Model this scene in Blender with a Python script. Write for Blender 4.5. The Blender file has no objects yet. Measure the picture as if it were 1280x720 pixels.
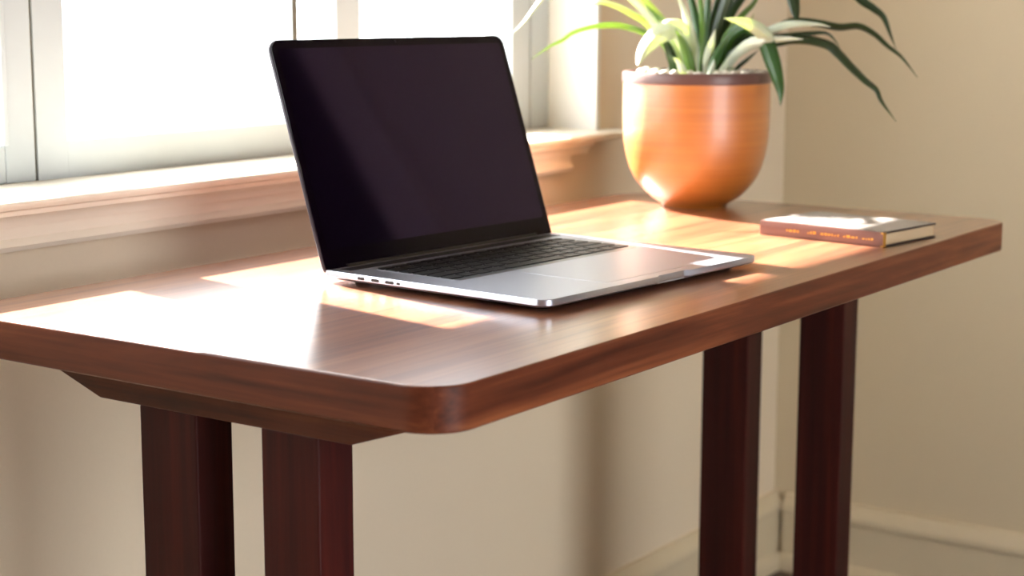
import bpy, bmesh, math, random
from mathutils import Vector, Matrix
random.seed(7)
D = bpy.data; SC = bpy.context.scene
COL = SC.collection

# ------------------------------------------------------------------ helpers
def link(o, parent=None):
    COL.objects.link(o)
    if parent is not None: o.parent = parent
    return o
def obj(name, bm, mat, parent=None, smooth=False, bevel=0, seg=2, loc=None):
    """one mesh object; bm in the parent's space"""
    bmesh.ops.recalc_face_normals(bm, faces=bm.faces)
    me = D.meshes.new(name); bm.to_mesh(me); bm.free()
    for m in (mat if isinstance(mat, (list, tuple)) else [mat]): me.materials.append(m)
    o = link(D.objects.new(name, me), parent)
    if loc is not None: o.location = loc
    if smooth:
        for p in me.polygons: p.use_smooth = True
        try: me.set_sharp_from_angle(angle=math.radians(38))
        except Exception: pass
    if bevel:
        b = o.modifiers.new('bevel', 'BEVEL'); b.width = bevel; b.segments = seg; b.limit_method = 'ANGLE'
        b.angle_limit = math.radians(40); b.harden_normals = False
    return o
def thing(name, label, cat, loc=(0, 0, 0), rz=0, group=None):
    o = link(D.objects.new(name, None)); o.empty_display_size = .05
    o.location = loc; o.rotation_euler = (0, 0, rz)
    o['label'] = label; o['category'] = cat
    if group: o['group'] = group
    return o
def struct(o):
    o['kind'] = 'structure'; return o
def box(bm, x0, x1, y0, y1, z0, z1, mi=0):
    vs = [bm.verts.new((x, y, z)) for z in (z0, z1) for x, y in ((x0, y0), (x1, y0), (x1, y1), (x0, y1))]
    for f in ((3, 2, 1, 0), (4, 5, 6, 7), (0, 1, 5, 4), (1, 2, 6, 5), (2, 3, 7, 6), (3, 0, 4, 7)):
        bm.faces.new([vs[i] for i in f]).material_index = mi
    return vs
def B(*bx):
    bm = bmesh.new()
    for b in bx: box(bm, *b)
    return bm
def prism(bm, pts, axis, a0, a1):
    """extrude closed 2D outline along axis; pts are the two other coordinates in xyz order"""
    def P(p, a):
        if axis == 'z': return (p[0], p[1], a)
        if axis == 'x': return (a, p[0], p[1])
        return (p[0], a, p[1])
    lo = [bm.verts.new(P(p, a0)) for p in pts]; hi = [bm.verts.new(P(p, a1)) for p in pts]
    n = len(pts)
    bm.faces.new(lo); bm.faces.new(hi)
    for i in range(n): bm.faces.new((lo[i], lo[(i+1) % n], hi[(i+1) % n], hi[i]))
def rrect(x0, x1, y0, y1, r, n=10):
    if not isinstance(r, (list, tuple)): r = [r]*4
    out = []
    for (cx, cy, a, rr) in ((x1-r[0], y1-r[0], 0, r[0]), (x0+r[1], y1-r[1], 90, r[1]), (x0+r[2], y0+r[2], 180, r[2]), (x1-r[3], y0+r[3], 270, r[3])):
        for k in range(n+1):
            t = math.radians(a+90*k/n); out.append((cx+rr*math.cos(t), cy+rr*math.sin(t)))
    return out
def lathe(bm, prof, n=96, c=(0, 0)):
    rings = []
    for r, z in prof:
        if r < 1e-6: rings.append([bm.verts.new((c[0], c[1], z))])
        else: rings.append([bm.verts.new((c[0]+r*math.cos(2*math.pi*i/n), c[1]+r*math.sin(2*math.pi*i/n), z)) for i in range(n)])
    for a, b in zip(rings, rings[1:]):
        for i in range(n):
            j = (i+1) % n
            if len(a) == 1 and len(b) == 1: continue
            if len(a) == 1: bm.faces.new((a[0], b[j], b[i]))
            elif len(b) == 1: bm.faces.new((a[i], a[j], b[0]))
            else: bm.faces.new((a[i], a[j], b[j], b[i]))

# ------------------------------------------------------------------ materials
def srgb(r, g, b):
    return tuple(((c/255)/12.92 if c/255 <= .04045 else ((c/255+.055)/1.055)**2.4) for c in (r, g, b))+(1,)
def new_mat(name):
    m = D.materials.new(name); m.use_nodes = True
    return m, m.node_tree, m.node_tree.nodes['Principled BSDF']
def plain(name, col, rough=.5, metal=0, bump=0, bscale=60, spec=.5, var=0.0, coat=0):
    m, nt, p = new_mat(name)
    p.inputs['Base Color'].default_value = col; p.inputs['Roughness'].default_value = rough
    p.inputs['Metallic'].default_value = metal; p.inputs['Specular IOR Level'].default_value = spec
    p.inputs['Coat Weight'].default_value = coat
    tc = nt.nodes.new('ShaderNodeTexCoord'); n = nt.nodes.new('ShaderNodeTexNoise')
    n.inputs['Scale'].default_value = bscale; n.inputs['Detail'].default_value = 5
    nt.links.new(tc.outputs['Object'], n.inputs['Vector'])
    if var:
        mx = nt.nodes.new('ShaderNodeMix'); mx.data_type = 'RGBA'
        mx.inputs['A'].default_value = tuple(c*(1-var) for c in col[:3])+(1,)
        mx.inputs['B'].default_value = tuple(min(1, c*(1+var)) for c in col[:3])+(1,)
        nt.links.new(n.outputs['Fac'], mx.inputs['Factor']); nt.links.new(mx.outputs['Result'], p.inputs['Base Color'])
    if bump:
        b = nt.nodes.new('ShaderNodeBump'); b.inputs['Strength'].default_value = bump; b.inputs['Distance'].default_value = .002
        nt.links.new(n.outputs['Fac'], b.inputs['Height']); nt.links.new(b.outputs['Normal'], p.inputs['Normal'])
    return m
def wood(name, axis, dark, mid, light, rough=.3, scale=1.0, coat=.0, spec=.5, crough=.15):
    """walnut: long wandering grain along one axis"""
    m, nt, p = new_mat(name)
    N, L = nt.nodes.new, nt.links.new
    tc = N('ShaderNodeTexCoord'); mp = N('ShaderNodeMapping')
    s = {'x': (1.1, 14, 14), 'y': (14, 1.1, 14), 'z': (14, 14, 1.1)}[axis]
    mp.inputs['Scale'].default_value = tuple(v*scale for v in s)
    L(tc.outputs['Object'], mp.inputs['Vector'])
    n1 = N('ShaderNodeTexNoise'); n1.inputs['Scale'].default_value = 1.0; n1.inputs['Detail'].default_value = 8; n1.inputs['Roughness'].default_value = .6; n1.inputs['Distortion'].default_value = 1.6
    L(mp.outputs['Vector'], n1.inputs['Vector'])
    mp2 = N('ShaderNodeMapping'); mp2.inputs['Scale'].default_value = tuple(v*scale*(9 if v > 5 else 3) for v in s)
    L(tc.outputs['Object'], mp2.inputs['Vector'])
    n2 = N('ShaderNodeTexNoise'); n2.inputs['Scale'].default_value = 1.0; n2.inputs['Detail'].default_value = 4
    L(mp2.outputs['Vector'], n2.inputs['Vector'])
    ma = N('ShaderNodeMath'); ma.operation = 'MULTIPLY_ADD'; ma.inputs[1].default_value = .5
    L(n2.outputs['Fac'], ma.inputs[0]); L(n1.outputs['Fac'], ma.inputs[2])
    cr = N('ShaderNodeValToRGB'); e = cr.color_ramp.elements
    e[0].position = .5; e[0].color = dark; e[1].position = 1.0; e[1].color = light
    k = e.new(.73); k.color = mid
    L(ma.outputs['Value'], cr.inputs['Fac']); L(cr.outputs['Color'], p.inputs['Base Color'])
    p.inputs['Roughness'].default_value = rough; p.inputs['Coat Weight'].default_value = coat
    p.inputs['Coat Roughness'].default_value = crough; p.inputs['Coat IOR'].default_value = 1.6; p.inputs['Specular IOR Level'].default_value = spec
    b = N('ShaderNodeBump'); b.inputs['Strength'].default_value = .06; b.inputs['Distance'].default_value = .0008
    L(n2.outputs['Fac'], b.inputs['Height']); L(b.outputs['Normal'], p.inputs['Normal'])
    return m

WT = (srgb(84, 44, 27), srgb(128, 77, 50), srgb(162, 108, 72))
WD = (srgb(54, 23, 14), srgb(96, 48, 29), srgb(142, 84, 51))  # edges and bars: same walnut darkened, shade put into the colour
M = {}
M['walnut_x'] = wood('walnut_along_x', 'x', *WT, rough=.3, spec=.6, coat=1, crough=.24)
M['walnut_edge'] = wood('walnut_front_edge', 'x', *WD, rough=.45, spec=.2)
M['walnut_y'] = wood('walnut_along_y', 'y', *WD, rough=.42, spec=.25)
LD_ = (srgb(34, 7, 9), srgb(52, 14, 13), srgb(80, 28, 21))  # legs: same walnut at its darkest, under-desk shade put into the colour
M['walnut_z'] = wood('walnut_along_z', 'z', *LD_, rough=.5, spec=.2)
M['wall'] = plain('wall_paint', srgb(228, 213, 187), .85, bump=.05, bscale=220, var=.02)
M['wall_shaded'] = plain('shaded_wall_paint', srgb(210, 195, 165), .85, bump=.05, bscale=220, var=.02)  # back wall paint darkened for the right wall, shade put into the colour
M['ceiling'] = plain('ceiling_paint', srgb(190, 180, 164), .9, var=.02)
M['wall_deep'] = plain('bounce_cut_paint', srgb(120, 98, 84), .85, bump=.05, bscale=220, var=.02)  # unseen walls, darkened to cut the light they bounce back
M['trim'] = plain('trim_paint', srgb(214, 200, 170), .45, bump=.03, bscale=60, var=.02)
M['sill'] = plain('sill_paint', srgb(236, 228, 210), .4, bump=.03, bscale=40, var=.02)
M['jamb'] = plain('jamb_paint', srgb(230, 232, 228), .45, var=.02)
M['frame'] = plain('window_frame_paint', srgb(178, 188, 192), .4, var=.02)
M['gasket'] = plain('window_gasket', srgb(96, 94, 84), .6, var=.1)
M['floor'] = wood('floor_oak', 'x', srgb(52, 32, 24), srgb(74, 47, 33), srgb(92, 62, 44), rough=.4, scale=.35)
M['alu'] = plain('brushed_aluminium', srgb(190, 194, 206), .36, metal=.9, bump=.02, bscale=900, var=.01)
M['alu_dark'] = plain('shaded_lid_aluminium', srgb(36, 31, 40), .5, metal=.3, var=.01)  # silver lid coloured near black, its shade put into the colour
M['key'] = plain('black_key', srgb(12, 12, 14), .4, spec=.3, var=.05)
M['well'] = plain('keyboard_well', srgb(12, 12, 14), .45, var=.05)
M['well_metal'] = plain('keyboard_tray_metal', srgb(150, 152, 156), .3, metal=1, var=.05)
M['port'] = plain('port_dark', srgb(10, 9, 10), .5, var=.05)
M['bezel'] = plain('screen_bezel', srgb(8, 3, 12), .12, spec=.15, var=.02)
M['display'] = plain('display_panel', srgb(8, 3, 14), .06, spec=.75, var=.02)
M['display'].node_tree.nodes['Principled BSDF'].inputs['Specular Tint'].default_value = (.36, .24, .74, 1)
M['rubber'] = plain('black_rubber', srgb(18, 17, 17), .7, var=.05)
M['pages'] = plain('book_pages', srgb(196, 172, 138), .8, bump=.3, bscale=500, var=.06)
M['cover'] = plain('book_cover', srgb(140, 134, 130), .25, bump=.04, bscale=200, var=.04)
M['cover_dark'] = plain('book_cover_edge', srgb(44, 30, 26), .45, var=.04)
M['spine'] = plain('book_spine', srgb(108, 68, 56), .5, bump=.05, bscale=300, var=.06)
M['gold'] = plain('gold_foil', srgb(214, 160, 70), .35, metal=.7, var=.03)
M['print'] = plain('grey_print', srgb(78, 72, 68), .4, var=.05)
M['rim'] = plain('pot_rim_glaze', srgb(92, 66, 60), .35, bump=.1, bscale=60, var=.12)
M['soil'] = plain('potting_soil', srgb(62, 44, 34), .95, bump=.8, bscale=90, var=.3)
M['pebble'] = plain('pale_pebble', srgb(206, 198, 182), .7, var=.1)
M['brass'] = plain('door_metal', srgb(150, 130, 100), .35, metal=1, var=.02)

# glazed amber pot with throwing rings
m, nt, p = new_mat('amber_glaze')
tc = nt.nodes.new('ShaderNodeTexCoord'); mp = nt.nodes.new('ShaderNodeMapping'); mp.inputs['Scale'].default_value = (1.5, 1.5, 70)
n = nt.nodes.new('ShaderNodeTexNoise'); n.inputs['Scale'].default_value = 2; n.inputs['Detail'].default_value = 3
cr = nt.nodes.new('ShaderNodeValToRGB'); cr.color_ramp.elements[0].color = srgb(172, 98, 26); cr.color_ramp.elements[1].color = srgb(186, 114, 36)
cr.color_ramp.elements[0].position = .3; cr.color_ramp.elements[1].position = .7
bp = nt.nodes.new('ShaderNodeBump'); bp.inputs['Strength'].default_value = .25; bp.inputs['Distance'].default_value = .001
nt.links.new(tc.outputs['Object'], mp.inputs['Vector']); nt.links.new(mp.outputs['Vector'], n.inputs['Vector'])
nt.links.new(n.outputs['Fac'], cr.inputs['Fac']); nt.links.new(cr.outputs['Color'], p.inputs['Base Color'])
nt.links.new(n.outputs['Fac'], bp.inputs['Height']); nt.links.new(bp.outputs['Normal'], p.inputs['Normal'])
p.inputs['Roughness'].default_value = .1; p.inputs['Specular IOR Level'].default_value = .15; p.inputs['Coat Weight'].default_value = 1; p.inputs['Coat Roughness'].default_value = .45; p.inputs['Coat IOR'].default_value = 1.9
M['glaze'] = m

def leaf_mat(name, c, tr):
    m, nt, p = new_mat(name)
    tc = nt.nodes.new('ShaderNodeTexCoord'); n = nt.nodes.new('ShaderNodeTexNoise'); n.inputs['Scale'].default_value = 25
    mx = nt.nodes.new('ShaderNodeMix'); mx.data_type = 'RGBA'
    mx.inputs['A'].default_value = tuple(v*.75 for v in c[:3])+(1,); mx.inputs['B'].default_value = tuple(min(1, v*1.25) for v in c[:3])+(1,)
    nt.links.new(tc.outputs['Object'], n.inputs['Vector']); nt.links.new(n.outputs['Fac'], mx.inputs['Factor'])
    nt.links.new(mx.outputs['Result'], p.inputs['Base Color'])
    p.inputs['Roughness'].default_value = .33; p.inputs['Specular IOR Level'].default_value = .6
    t = nt.nodes.new('ShaderNodeBsdfTranslucent'); t.inputs['Color'].default_value = tr
    ms = nt.nodes.new('ShaderNodeMixShader'); ms.inputs['Fac'].default_value = .35
    out = nt.nodes['Material Output']
    nt.links.new(p.outputs['BSDF'], ms.inputs[1]); nt.links.new(t.outputs['BSDF'], ms.inputs[2]); nt.links.new(ms.outputs['Shader'], out.inputs['Surface'])
    return m
M['leaf'] = leaf_mat('leaf_green', srgb(90, 126, 52), srgb(165, 185, 60))
M['leaf_dark'] = leaf_mat('leaf_dark_green', srgb(38, 58, 30), srgb(80, 110, 30))
M['leaf_mid'] = leaf_mat('leaf_mid_green', srgb(50, 88, 42), srgb(120, 160, 40))
M['leaf_pale'] = leaf_mat('leaf_pale_green', srgb(170, 186, 120), srgb(190, 200, 90))
M['leaf_glare'] = leaf_mat('leaf_glare_white', srgb(224, 232, 212), srgb(200, 210, 130))  # near-white: sun glare on the leaves painted into the colour

# window glass: clear pane with a fresnel sheen
m = D.materials.new('window_glass'); m.use_nodes = True; nt = m.node_tree; nt.nodes.clear()
o_ = nt.nodes.new('ShaderNodeOutputMaterial'); tr = nt.nodes.new('ShaderNodeBsdfTransparent'); gl = nt.nodes.new('ShaderNodeBsdfGlossy')
gl.inputs['Roughness'].default_value = .02; fr = nt.nodes.new('ShaderNodeFresnel'); fr.inputs['IOR'].default_value = 1.3
ms = nt.nodes.new('ShaderNodeMixShader')
ge = nt.nodes.new('ShaderNodeNewGeometry'); mm = nt.nodes.new('ShaderNodeMath'); mm.operation = 'SUBTRACT'; mm.use_clamp = True
nt.links.new(fr.outputs['Fac'], mm.inputs[0]); nt.links.new(ge.outputs['Backfacing'], mm.inputs[1]); nt.links.new(mm.outputs['Value'], ms.inputs['Fac']); nt.links.new(tr.outputs['BSDF'], ms.inputs[1]); nt.links.new(gl.outputs['BSDF'], ms.inputs[2]); nt.links.new(ms.outputs['Shader'], o_.inputs['Surface'])
M['glass'] = m

# ------------------------------------------------------------------ camera
CAM = Vector((-0.92373, -0.69929, 1.01401)); YAW, PITCH, ROLL, FPX = -0.963768, 0.16458, 0.002456, 2163.09
fwd = Vector((-math.sin(YAW)*math.cos(PITCH), math.cos(YAW)*math.cos(PITCH), -math.sin(PITCH)))
rt = Vector((math.cos(YAW), math.sin(YAW), 0)); up = rt.cross(fwd)
rt2 = rt*math.cos(ROLL)+up*math.sin(ROLL); up2 = rt2.cross(fwd)
cd = D.cameras.new('camera'); cam = link(D.objects.new('camera', cd))
cam.matrix_world = Matrix(((rt2.x, up2.x, -fwd.x, CAM.x), (rt2.y, up2.y, -fwd.y, CAM.y), (rt2.z, up2.z, -fwd.z, CAM.z), (0, 0, 0, 1)))
cd.sensor_fit = 'HORIZONTAL'; cd.sensor_width = 36; cd.lens = FPX*36/1280; cd.clip_start = .02
cd.dof.use_dof = True; cd.dof.focus_distance = 1.52; cd.dof.aperture_fstop = 6.3
SC.camera = cam

# ------------------------------------------------------------------ the room
XR, YB, XL, YF, ZC = 1.84, .64, -1.75, -2.4, 2.55
OX0, OX1, OZ0, OZ1 = -1.25, 1.227, .815, 1.70        # window opening in the back wall
struct(obj('floor', B((XL-.15, XR+.15, YF-.15, YB+.2, -.1, 0)), M['floor']))
struct(obj('ceiling', B((XL-.15, XR+.15, YF-.15, YB+.2, ZC, ZC+.1)), M['ceiling']))
struct(obj('wall_back', B((XL-.15, OX0, YB, YB+.2, 0, ZC), (OX1, XR+.15, YB, YB+.2, 0, ZC), (OX0, OX1, YB, YB+.2, 0, OZ0), (OX0, OX1, YB, YB+.2, OZ1, ZC)), M['wall']))
FX0, FX1, FZ1 = -1.0, .42, 1.9                    # unseen glazed opening added in the front wall for fill light
struct(obj('wall_front', B((XL-.15, FX0, YF-.15, YF, 0, ZC), (FX1, XR+.15, YF-.15, YF, 0, ZC), (FX0, FX1, YF-.15, YF, FZ1, ZC)), M['wall_deep']))
DY0, DY1 = -1.95, -1.035                              # doorway in the right wall
struct(obj('wall_right', B((XR, XR+.15, DY1, YB, 0, ZC), (XR, XR+.15, YF, DY0, 0, ZC), (XR, XR+.15, DY0, DY1, 2.05, ZC)), M['wall_shaded']))
struct(obj('wall_left', B((XL-.15, XL, YF, YB, 0, ZC)), M['wall_deep']))


def baseboard(name, runs):
    bm = bmesh.new()
    prof = [(0, 0), (.024, 0), (.024, .012), (.0225, .022), (.017, .029), (.013, .031), (.013, .104), (.019, .108), (.021, .116), (.018, .125), (.010, .131), (.007, .139), (0, .141)]
    for kind, a, b, c in runs:
        if kind == 'back': prism(bm, [(YB-u, z) for u, z in prof], 'x', a, b)
        elif kind == 'right': prism(bm, [(XR-u, z) for u, z in prof], 'y', a, b)
        elif kind == 'left': prism(bm, [(XL+u, z) for u, z in prof], 'y', a, b)
        else: prism(bm, [(YF+u, z) for u, z in prof], 'x', a, b)
    return struct(obj(name, bm, M['trim'], smooth=True))
baseboard('baseboard_back', [('back', XL, XR, 0)])
baseboard('baseboard_right', [('right', DY1+.131, YB-.024, 0), ('right', YF+.024, DY0-.131, 0)])
baseboard('baseboard_left', [('left', YF+.024, YB-.024, 0)])
baseboard('baseboard_front', [('front', XL, FX0, 0), ('front', FX1, XR, 0)])

# door in the right wall (outside the frame, seen in the dark screen)
dr = struct(link(D.objects.new('door_1', None))); dr.location = (XR, DY0, 0)
dw = DY1-DY0
obj('door_leaf', B((.03, .07, .002, dw-.002, .005, 2.04)), M['cover_dark'], dr, bevel=.002)
obj('door_casing', B((-.018, 0, -.13, 0, 0, 2.18), (-.018, 0, dw, dw+.13, 0, 2.18), (-.018, 0, 0, dw, 2.05, 2.18)), M['trim'], dr, bevel=.003)
bm = bmesh.new(); lathe(bm, [(0, 0), (.012, 0), (.012, .03), (.026, .04), (.028, .05), (.02, .062), (0, .066)], 24)
bmesh.ops.rotate(bm, verts=bm.verts, matrix=Matrix.Rotation(math.radians(-90), 3, 'Y')); bmesh.ops.translate(bm, verts=bm.verts, vec=(.03, .08, 1.0))
obj('door_knob', bm, M['brass'], dr, smooth=True)

# ---- window over the desk
w1 = struct(link(D.objects.new('window_1', None))); w1.location = (0, 0, 0)
GY0, GY1 = .712, .752
def part(name, *bx, mat='frame', bevel=.002): return obj(name, B(*bx), M[mat], w1, bevel=bevel)
JX1 = 1.217; RB = .868
part('jamb_liner', (JX1, OX1, YB-.001, YB+.2, .829, 1.69), (OX0, OX0+.01, YB-.001, YB+.2, .829, 1.69), (OX0, OX1, YB-.001, YB+.2, 1.69, OZ1), mat='jamb', bevel=0)
part('outer_frame', (1.17, JX1, .722, .80, .829, 1.69), (OX0+.01, OX0+.05, .722, .80, .829, 1.69), (OX0+.05, 1.17, .722, .80, 1.65, 1.69))
TZ = 1.262
def sash(x0, x1, st, y0=.72, lower=1.18, left=None, right=None):
    l = left or st; r = right or st
    f = part('sash', (x0, x0+l, y0, y0+.04, .829, 1.65), (x1-r, x1, y0, y0+.04, .829, 1.65),
             (x0+l, x1-r, y0, y0+.04, .829, RB), (x0+l, x1-r, y0, y0+.04, 1.61, 1.65), (x0+l, x1-r, y0, y0+.04, lower, TZ))
    g = obj('pane', B((x0+l-.003, x1-r+.003, y0+.018, y0+.022, RB-.003, lower+.003)), M['glass'], f)
    g = obj('pane', B((x0+l-.003, x1-r+.003, y0+.018, y0+.022, TZ-.003, 1.613)), M['glass'], f)
    return f
sash(OX0+.052, -.499, .04, lower=1.11)  # unseen sash added to let more sunlight onto the floor
sash(-.495, .259, .04, lower=1.11, right=.038)  # rail lowered out of view to keep sun off the desk
sash(.262, .655, .040, lower=1.18, right=.0005)
part('glazing_bar', (.6555, .6635, .72, .752, .829, 1.65), mat='gasket', bevel=.001)
sash(.664, .781, .0005, lower=1.243, right=.045)
sash(.7815, 1.163, .0005, lower=1.243, right=.045)
part('gasket', (.2592, .2618, .722, .75, .829, 1.65), (1.1635, 1.1695, .724, .76, .829, 1.65), mat='gasket', bevel=0)
part('sash_bead', (.215, .222, .714, .722, .868, 1.65), bevel=.0015)
# sill with rounded nose, moulding and apron
bm = bmesh.new()
prism(bm, [(.76, .818), (.76, .829), (.601, .829), (.597, .827), (.595, .8245), (.597, .820), (.601, .818)], 'x', OX0-.04, 1.222)
box(bm, 1.217, 1.255, .595, YB, .818, .829); 
obj('window_sill', bm, M['sill'], w1, bevel=.0015)
bm = bmesh.new()
prism(bm, [(YB, .818), (.606, .818), (.606, .813), (.612, .810), (.616, .805), (.617, .800), (YB, .800)], 'x', OX0-.02, 1.16)
obj('sill_moulding', bm, M['sill'], w1, smooth=True)
bm = bmesh.new()
prism(bm, [(YB, .8), (.623, .8), (.623, .789), (.620, .786), (.618, .782), (.621, .777), (YB, .777)], 'x', OX0-.01, 1.125)
obj('sill_apron', bm, M['sill'], w1, smooth=True)

# ---- glazed opening added behind the camera to brighten the wall under the desk
d2 = struct(link(D.objects.new('fill_opening', None)))
obj('fill_opening_frame', B((FX0, FX0+.06, YF-.1, YF-.05, 0, FZ1), (FX1-.06, FX1, YF-.1, YF-.05, 0, FZ1), (FX0+.06, FX1-.06, YF-.1, YF-.05, 0, .09), (FX0+.06, FX1-.06, YF-.1, YF-.05, FZ1-.06, FZ1)), M['frame'], d2, bevel=.002)
obj('pane', B((FX0+.055, FX1-.055, YF-.078, YF-.074, .085, FZ1-.055)), M['glass'], d2)

# ------------------------------------------------------------------ the desk
L_, W_, T_, H_ = 1.156, .5436, .0345, .75
desk = thing('desk', 'red-brown walnut desk with rounded corners and paired legs under the window', 'desk', (L_/2, W_/2, 0))
def dk(bm): bmesh.ops.translate(bm, verts=bm.verts, vec=(-L_/2, -W_/2, 0)); return bm
bm = bmesh.new(); prism(bm, rrect(0, L_, 0, W_, .036, 14), 'z', H_-T_, H_)
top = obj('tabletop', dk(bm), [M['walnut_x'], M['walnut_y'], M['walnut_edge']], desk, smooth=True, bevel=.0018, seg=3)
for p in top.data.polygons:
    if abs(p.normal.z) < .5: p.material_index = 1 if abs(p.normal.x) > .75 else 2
for x0 in (.062, L_-.062-.044):
    bm = bmesh.new(); zb = .678; zt = H_-T_-.0002
    prism(bm, [(.048, zt), (.048, zt-.008), (.136, zb), (.414, zb), (.498, zt-.008), (.498, zt)], 'x', x0, x0+.044)
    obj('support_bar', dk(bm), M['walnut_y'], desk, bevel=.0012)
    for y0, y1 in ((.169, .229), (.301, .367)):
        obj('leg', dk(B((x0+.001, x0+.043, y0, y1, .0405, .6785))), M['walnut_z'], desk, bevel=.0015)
    bm = bmesh.new(); prism(bm, [(.03, 0), (.51, 0), (.51, .022), (.44, .041), (.10, .041), (.03, .022)], 'x', x0-.004, x0+.048)
    obj('foot', dk(bm), M['walnut_y'], desk, bevel=.0015)

# ------------------------------------------------------------------ the laptop
QX, QY, QT, TILT, LD, LH, LW = .4665, .2241, -.0731, .3231, .2678, .2244, .3493
lap = thing('laptop', 'open silver laptop with a dark blank screen on the walnut desk', 'laptop', (QX, QY, H_), QT)
hw, hd = LW/2, LD/2
# base: tapered underside, rounded corners, finger notch in the front edge
bm = bmesh.new()
def base_outline(inset):
    pts = rrect(-hw+inset, hw-inset, -hd+inset, hd-inset*.3-.001, [.006, .006, .0125, .0125], 8)
    out = []
    for k, p in enumerate(pts):
        out.append(p)
        q = pts[(k+1) % len(pts)]
        if abs(p[1]-(-hd+inset)) < 1e-6 and abs(q[1]-(-hd+inset)) < 1e-6 and q[0]-p[0] > .1:
            for x in (-.0045, 0., .004, .022, .040, .044, .0485): out.append((x, p[1]))
    return out
levels = [(.016, .0020), (.009, .0032), (.004, .0046), (.0010, .0061), (0, .0070), (0, .0119), (.0004, .0125)]
rings = []
for ins, z in levels:
    ring = []
    for x, y in base_outline(ins):
        if z > .006 and -.001 < x < .045 and y < -hd+.01: y += .0035 if 0 <= x <= .0445 else 0
        ring.append(bm.verts.new((x, y, z)))
    rings.append(ring)
for a, b in zip(rings, rings[1:]):
    for i in range(len(a)): bm.faces.new((a[i], a[(i+1) % len(a)], b[(i+1) % len(a)], b[i]))
bm.faces.new(rings[0]); bm.faces.new(rings[-1])
base = obj('base', bm, M['alu'], lap, smooth=True)
for x, y in ((-.145, -.11), (.145, -.11), (-.145, .11), (.145, .11)):
    bm = bmesh.new(); lathe(bm, [(0, 0), (.006, 0), (.007, .0008), (.007, .0022), (0, .0022)], 20, (x, y)); obj('rubber_foot', bm, M['rubber'], base, smooth=True)
# ports on the left side
for y, w, h in ((.0835, .0085, .0027), (.0655, .0095, .0027), (.0475, .0105, .0027), (.0365, .0042, .0022)):
    bm = bmesh.new(); prism(bm, rrect(y-w/2, y+w/2, .0092-h/2, .0092+h/2, h*.45, 5), 'x', -hw-.0002, -hw+.003)
    obj('port', bm, M['port'], base)
# keyboard well and keys
bm = bmesh.new(); prism(bm, rrect(-.1415, .1425, -.0075, .0985, .003, 4), 'z', .0122, .01262)
kb = obj('keyboard', bm, M['well_metal'], lap)
rows = [(14, .0098), (14, .0165), (14, .0165), (13, .0165), (12, .0165), (11, .0165)]
yy = .0965
for r, (n, h) in enumerate(rows):
    if r == 0: ws = [1]*14
    elif r == 1: ws = [1]*13+[1.5]
    elif r == 2: ws = [1.5]+[1]*13
    elif r == 3: ws = [1.75]+[1]*11+[1.8]
    elif r == 4: ws = [2.3]+[1]*10+[2.3]
    else: ws = [1, 1, 1, 1.2, 5.2, 1.2, 1, 1, 1, 1]
    tot = .2800; gap = .0024; unit = (tot-gap*(len(ws)-1))/sum(ws); x = -.1395
    for w in ws:
        bm = bmesh.new(); a = unit*w
        prism(bm, rrect(x, x+a, yy-h+.0022, yy-.0001, .0012, 3), 'z', .0126, .01345)
        obj('key', bm, M['key'], kb)
        x += a+gap
    yy -= h+.0008
bm = bmesh.new(); prism(bm, rrect(-.066, .072, -.118, -.018, .004, 5), 'z', .0124, .01262)
obj('trackpad', bm, M['alu'], lap)
bm = bmesh.new()
for s in (-1, 1):
    prism(bm, rrect(s*.158-.006, s*.158+.006, -.002, .093, .002, 3), 'z', .0124, .01256)
# lid group: pivot at hinge
lm = Matrix.Translation((0, hd-.004, .014)) @ Matrix.Rotation(-TILT, 4, 'X')
def lidpart(name, bm, mat, par, **k):
    bmesh.ops.transform(bm, matrix=lm, verts=bm.verts); return obj(name, bm, mat, par, **k)
bm = bmesh.new(); prism(bm, rrect(-hw, hw, -.004, LH, [.0125, .0125, .005, .005], 8), 'y', .0008, .0052)
lid = lidpart('lid', bm, M['alu_dark'], lap, smooth=True, bevel=.001)
bm = bmesh.new(); prism(bm, rrect(-hw+.0007, hw-.0007, -.003, LH-.0007, [.0118, .0118, .004, .004], 8), 'y', .0000, .0009)
lidpart('bezel', bm, M['bezel'], lid)
bm = bmesh.new(); prism(bm, rrect(-hw+.0085, hw-.0085, .017, LH-.009, .004, 5), 'y', -.00015, .0002)
lidpart('display', bm, M['display'], lid)
bm = bmesh.new(); lathe(bm, [(0, 0), (.0011, 0), (.0011, .0004), (0, .0004)], 16)
bmesh.ops.rotate(bm, verts=bm.verts, matrix=Matrix.Rotation(math.radians(90), 3, 'X')); bmesh.ops.translate(bm, verts=bm.verts, vec=(0, -.0001, LH-.0045))
lidpart('webcam', bm, M['key'], lid)
bm = bmesh.new(); prism(bm, [(hd-.0025+.0052*math.cos(t*math.pi/8), .0108+.0045*math.sin(t*math.pi/8)) for t in range(16)], 'x', -hw+.028, hw-.028)
obj('hinge', bm, M['well'], lap, smooth=True)
bm = bmesh.new(); box(bm, -hw+.012, hw-.012, hd-.0255, hd-.0105, .0124, .0127)
obj('hinge_strip', bm, M['alu_dark'], lap)

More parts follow.
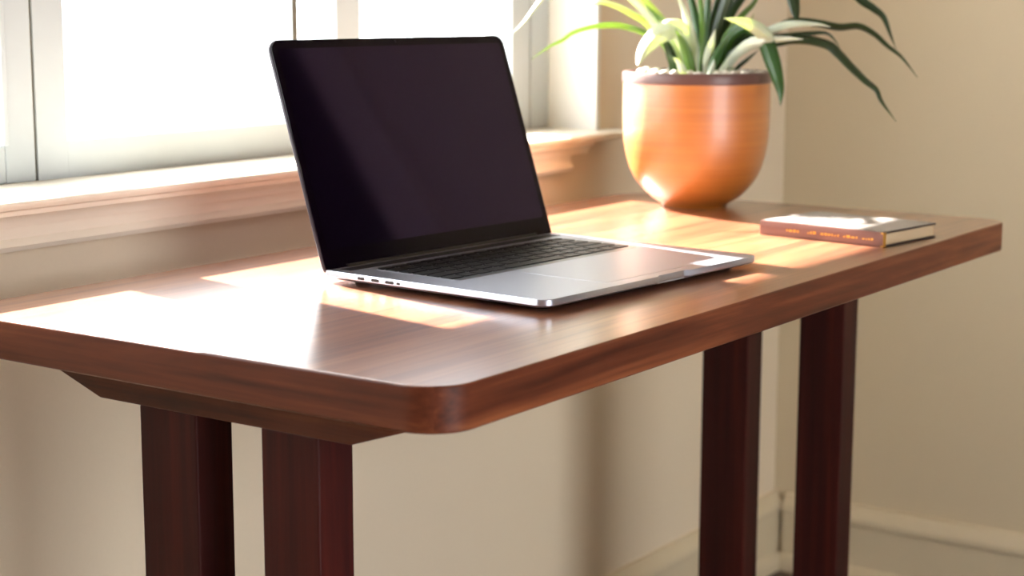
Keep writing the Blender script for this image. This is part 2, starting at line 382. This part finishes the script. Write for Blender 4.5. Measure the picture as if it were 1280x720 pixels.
# ------------------------------------------------------------------ the book
P1, P2, P3 = Vector((.858, .190)), Vector((.838, .032)), Vector((.952, .018))
ang = math.atan2((P1-P2).y, (P1-P2).x)-math.pi/2
bl = (P1-P2).length; bw = (P3-P2).length; bt = .0165
bk = thing('book', 'thin hardback book with a brown gilt-marked spine lying flat beside the amber pot', 'book', (P2.x, P2.y, H_), ang)
sq = .0022
obj('cover_board', B((0, bw, 0, bl, 0, .0022)), M['cover_dark'], bk, bevel=.0006)
ub = obj('cover_board', B((0, bw, 0, bl, bt-.0022, bt)), M['cover_dark'], bk, bevel=.0006)
obj('cover_sheet', B((.0012, bw-.0012, .0012, bl-.0012, bt-.0001, bt+.0004)), M['cover'], bk)
bm = bmesh.new(); prism(bm, [(-.0018, 0), (.003, 0), (.003, .002), (.0002, .002), (.0002, bt-.002), (.003, bt-.002), (.003, bt), (-.0018, bt), (-.0026, bt*.7), (-.0028, bt*.5), (-.0026, bt*.3)], 'y', 0, bl)
sp = obj('spine', bm, M['spine'], bk, smooth=True)
bm = bmesh.new()
y = .012
while y < bl-.03:
    w = random.uniform(.0015, .0045)
    if random.random() < .75: box(bm, -.0031, -.0025, y, y+w, bt*.42, bt*.42+random.uniform(.0012, .003))
    y += w+.0016
obj('gilt_mark', bm, M['gold'], sp)
obj('headband', B((-.0021, .004, -.0004, .003, .0004, bt-.0004)), M['gold'], sp, bevel=.0004)
bm = B((.003, bw-sq, sq, bl-sq, .0022, bt-.0022))
obj('page_block', bm, M['pages'], bk)
bm = bmesh.new()
n = 40
for rr0, rr1, y0 in ((.020, .0165, .118),):
    vo = [bm.verts.new((.060+rr0*1.2*math.cos(2*math.pi*i/n), y0+rr0*.55*math.sin(2*math.pi*i/n), bt+.0006)) for i in range(n)]
    vi = [bm.verts.new((.060+rr1*1.2*math.cos(2*math.pi*i/n), y0+rr1*.55*math.sin(2*math.pi*i/n), bt+.0006)) for i in range(n)]
    for i in range(n): bm.faces.new((vo[i], vo[(i+1) % n], vi[(i+1) % n], vi[i]))
obj('cover_print', bm, M['print'], bk)


# ------------------------------------------------------------------ the potted plant
PC = Vector((1.063, .390, H_))
pl = thing('potted_plant', 'leafy green houseplant in a round amber glazed pot on the back corner of the desk', 'plant', PC)
prof = [(0, .0012), (.036, .0012), (.037, 0), (.041, 0), (.0425, .003), (.050, .0075), (.058, .013), (.067, .0215), (.075, .0305), (.0805, .039), (.086, .051), (.0905, .067), (.0938, .086), (.0950, .105), (.0952, .125), (.0950, .145), (.0948, .161)]
inner = [(.0885, .161), (.088, .10), (.07, .04), (0, .02)]
bm = bmesh.new(); lathe(bm, prof+inner, 128)
pot = obj('pot', bm, M['glaze'], pl, smooth=True)
bm = bmesh.new(); lathe(bm, [(.0948, .1605), (.0962, .1612), (.0966, .164), (.0962, .172), (.0952, .1742), (.0925, .175), (.0895, .1738), (.0882, .170), (.0882, .1605), (.0948, .1605)], 128)
obj('rim', bm, M['rim'], pot, smooth=True)
bm = bmesh.new(); prev = None
rr = [(0, .169)]+[(r, .169) for r in (.015, .03, .045, .06, .075, .0882)]
lathe(bm, rr, 48)
for vtx in bm.verts:
    if vtx.co.xy.length < .085: vtx.co.z += random.uniform(-.003, .003)
obj('soil', bm, M['soil'], pl, smooth=True)
# pale pebbles on the soil (each one counted)
pbl = []
k = 0
while k < 30:
    a = random.uniform(0, 2*math.pi); r = .084*math.sqrt(random.random())
    x, y = r*math.cos(a), r*math.sin(a)
    if any((x-u)**2+(y-w)**2 < .011**2 for u, w in pbl) or r < .03: continue
    pbl.append((x, y)); k += 1
    bm = bmesh.new(); bmesh.ops.create_icosphere(bm, subdivisions=2, radius=.0062)
    s = Vector((random.uniform(.8, 1.3), random.uniform(.8, 1.2), random.uniform(.55, .8)))
    for v in bm.verts: v.co = Vector((v.co.x*s.x+x, v.co.y*s.y+y, v.co.z*s.z+.1735))
    obj('pebble', bm, M['pebble'], pl, smooth=True)

vdir = Vector((PC.x-CAM.x, PC.y-CAM.y, 0)); RD = vdir.length; vdir.normalize()
def at(px, py, off):
    """point of a leaf: seen at this pixel, off metres behind the pot's axis"""
    d = fwd+rt2*((px-640)/FPX)-up2*((py-360)/FPX)
    t = (RD+off)/d.dot(vdir)
    return CAM+d*t
def catmull(P, n):
    out = []; m = len(P)
    for i in range(m-1):
        p0 = P[max(i-1, 0)]; p1 = P[i]; p2 = P[i+1]; p3 = P[min(i+2, m-1)]
        for k in range(n):
            t = k/n
            out.append(.5*((2*p1)+(p2-p0)*t+(2*p0-5*p1+4*p2-p3)*t*t+(3*p1-p0-3*p2+p3)*t**3))
    out.append(P[-1].copy()); return out
def leaf(pts, width, mat, o0=0., o1=0., twist=.5, wbase=.45, fold=.25, peak=.45, blunt=0.):
    m = len(pts)
    P = [at(x, y, o0+(o1-o0)*(i/(m-1))**1.2)-PC for i, (x, y) in enumerate(pts)]
    Q = catmull(P, 9); n = len(Q)
    S = [0.]
    for a, b in zip(Q, Q[1:]): S.append(S[-1]+(b-a).length)
    bm = bmesh.new(); rows = []
    wm = width/FPX*2.27/math.cos(twist*.8)
    for i, c in enumerate(Q):
        t = S[i]/S[-1]
        tg = (Q[min(i+1, n-1)]-Q[max(i-1, 0)]).normalized()
        vd = (c+PC-CAM).normalized()
        sd = tg.cross(vd).normalized(); nn = sd.cross(tg).normalized()
        a = twist*(.7+.6*math.sin(t*2.6))
        sd2 = sd*math.cos(a)+nn*math.sin(a); n2 = sd2.cross(tg).normalized()
        if t < peak: w = wbase+(1-wbase)*math.sin(t/peak*math.pi/2)
        else:
            q = (t-peak)/(1-peak); w = (1-q**1.7)*(1-blunt)+blunt*math.sqrt(max(0, 1-q**4))
        w = max(w*wm/2, .0003)
        row = []
        for s in (-1, -.5, 0, .5, 1):
            row.append(bm.verts.new(c+sd2*(w*s)+n2*(abs(s)*w*fold*2-.0)))
        rows.append(row)
    for a, b in zip(rows, rows[1:]):
        for k in range(4): bm.faces.new((a[k], a[k+1], b[k+1], b[k]))
    o = obj('leaf', bm, M[mat], pl, smooth=True)
    s = o.modifiers.new('thick', 'SOLIDIFY'); s.thickness = .0007; s.offset = 0
    return o
# left side
leaf([(846, 98), (836, 70), (826, 52), (810, 44), (791, 37), (772, 33), (754, 33), (735, 36), (716, 42), (703, 51), (688, 58), (664, 74)], 8, 'leaf', .0, -.07, .5)
leaf([(852, 98), (842, 62), (829, 33), (812, 12), (795, -6), (770, -26), (745, -36)], 14, 'leaf_pale', .01, .03, .3)
leaf([(848, 98), (838, 66), (822, 45), (808, 28), (790, 17), (772, 8), (752, 3), (738, 8), (728, 18)], 9, 'leaf_pale', .02, .0, -.4)
leaf([(866, 98), (862, 66), (853, 42), (841, 36), (825, 41), (812, 53), (803, 66), (797, 82)], 25, 'leaf_glare', .0, -.09, -.15, blunt=.3)
leaf([(868, 98), (862, 84), (857, 66), (851, 50), (844, 36)], 13, 'leaf', -.035, -.05, .3, wbase=.6)
leaf([(838, 98), (843, 82), (839, 66), (832, 52), (822, 46)], 13, 'leaf_dark', -.02, -.035, -.3, wbase=.6)
leaf([(858, 98), (850, 60), (822, 25), (780, -5), (740, -22), (708, -16), (688, 1)], 9, 'leaf', .03, -.02, .6)
leaf([(850, 98), (835, 55), (800, 5), (750, -35), (700, -30), (672, 4), (655, 27), (640, 42)], 12, 'leaf_glare', .0, -.09, -.5)
# upright centre
leaf([(872, 98), (870, 70), (862, 38), (853, 9), (846, -4), (838, -4)], 11, 'leaf_glare', .0, -.03, .3)
leaf([(876, 98), (875, 60), (868, 20), (860, -12), (846, -60)], 10, 'leaf_mid', .02, .04, .2)
leaf([(879, 98), (879, 60), (883, 20), (884, -12), (880, -70)], 9, 'leaf_mid', -.01, .0, .3)
leaf([(882, 98), (884, 60), (891, 25), (902, -12), (922, -60)], 8, 'leaf_dark', .01, .02, -.3)
leaf([(874, 98), (876, 66), (877, 32), (873, -12), (866, -60)], 7, 'leaf', -.02, -.01, .4)
leaf([(884, 98), (885, 80), (889, 60), (894, 37)], 12, 'leaf_glare', -.03, -.05, -.3, wbase=.6)
leaf([(890, 98), (895, 68), (908, 44), (926, 20), (943, 2), (956, -24)], 9, 'leaf', .0, .03, .4)
leaf([(886, 99), (890, 78), (902, 56), (913, 40)], 9, 'leaf_mid', -.04, -.06, .3)
# short stems at the base
leaf([(897, 99), (902, 88), (907, 80), (913, 70)], 9, 'leaf_glare', -.04, -.05, .3, wbase=.7)
leaf([(886, 99), (888, 90), (891, 82), (893, 74)], 7, 'leaf_glare', -.05, -.06, .2, wbase=.7)
leaf([(910, 97), (913, 90), (918, 84)], 7, 'leaf_glare', -.03, -.04, .2, wbase=.7)
leaf([(914, 96), (922, 84), (934, 74), (948, 63)], 5, 'leaf_dark', -.01, -.02, .3)
leaf([(898, 98), (906, 80), (918, 68), (932, 58), (944, 52)], 9, 'leaf_mid', -.02, -.04, .4)
leaf([(902, 98), (912, 70), (926, 48), (936, 30), (943, 17)], 8, 'leaf_pale', .02, .03, -.4)
leaf([(856, 99), (853, 88), (848, 78), (842, 72)], 9, 'leaf_glare', -.05, -.06, .2, wbase=.7)
# the big folded leaf that hangs in front of the rim
leaf([(893, 98), (901, 72), (914, 48), (930, 36), (945, 40), (956, 54), (963, 72), (970, 94), (975, 113), (975.5, 132)], 20, 'leaf_mid', -.01, -.10, -.2, wbase=.25, peak=.62)
leaf([(896, 98), (912, 76), (934, 58), (955, 52), (957, 45), (945, 34), (928, 27), (906, 23)], 17, 'leaf_glare', -.03, -.10, -.15, wbase=.15, peak=.62)  # white overlay: sun highlight of the folded leaf, built as a leaf
leaf([(905, 97), (916, 76), (934, 55), (956, 40), (985, 30), (1020, 30), (1038, 34)], 10, 'leaf_glare', -.02, -.04, .3, peak=.6)  # overlay ribbon painting glare along the upper right arch
leaf([(903, 97), (914, 78), (932, 62), (960, 52), (985, 49), (1004, 49)], 9, 'leaf_glare', -.03, -.07, -.3, peak=.6)  # overlay ribbon painting glare along the lower right arch
# right side arches
leaf([(895, 98), (902, 78), (920, 62), (945, 53), (969, 52), (990, 48), (1013, 49), (1036, 55), (1049, 66), (1064, 82), (1082, 100), (1096, 112), (1102, 126), (1120, 152)], 12, 'leaf_dark', .0, -.08, .45, peak=.55)
leaf([(895, 98), (905, 72), (925, 52), (948, 44), (969, 38), (991, 29), (1022, 31), (1049, 35.5), (1073, 34), (1093, 44), (1109, 58), (1127, 72), (1147, 97)], 11, 'leaf_dark', .01, -.02, -.5)
leaf([(900, 98), (912, 76), (935, 56), (962, 47), (987, 43), (1013, 41), (1033, 41), (1045, 52), (1050, 62)], 9, 'leaf_dark', .03, .05, .5)
leaf([(888, 98), (900, 50), (935, -12), (990, -50), (1045, -36), (1073, -2), (1091, 11), (1104, 22), (1113, 44), (1120, 61)], 14, 'leaf_dark', .02, .02, -.35, peak=.65)
leaf([(886, 98), (898, 30), (925, -40), (962, -70), (984, -45), (992, -5), (996, 24)], 19, 'leaf_dark', .0, -.07, .35, peak=.7, blunt=.8)

# ------------------------------------------------------------------ light
w = D.worlds.new('world'); SC.world = w; w.use_nodes = True
bg = w.node_tree.nodes['Background']; bg.inputs['Color'].default_value = (.98, .985, 1.0, 1); bg.inputs['Strength'].default_value = 8.5
sd = D.lights.new('sun', 'SUN'); sd.energy = 82; sd.angle = math.radians(.9); sd.color = (1, .95, .88)
sun = link(D.objects.new('sun', sd)); dv = Vector((-.2, -1, -.69)).normalized()
sun.rotation_euler = dv.to_track_quat('-Z', 'Y').to_euler(); sun.location = (2, 5, 4)

vs = SC.view_settings; vs.view_transform = 'Standard'; vs.look = 'None'; vs.gamma = 1; vs.use_curve_mapping = False; vs.exposure = .12
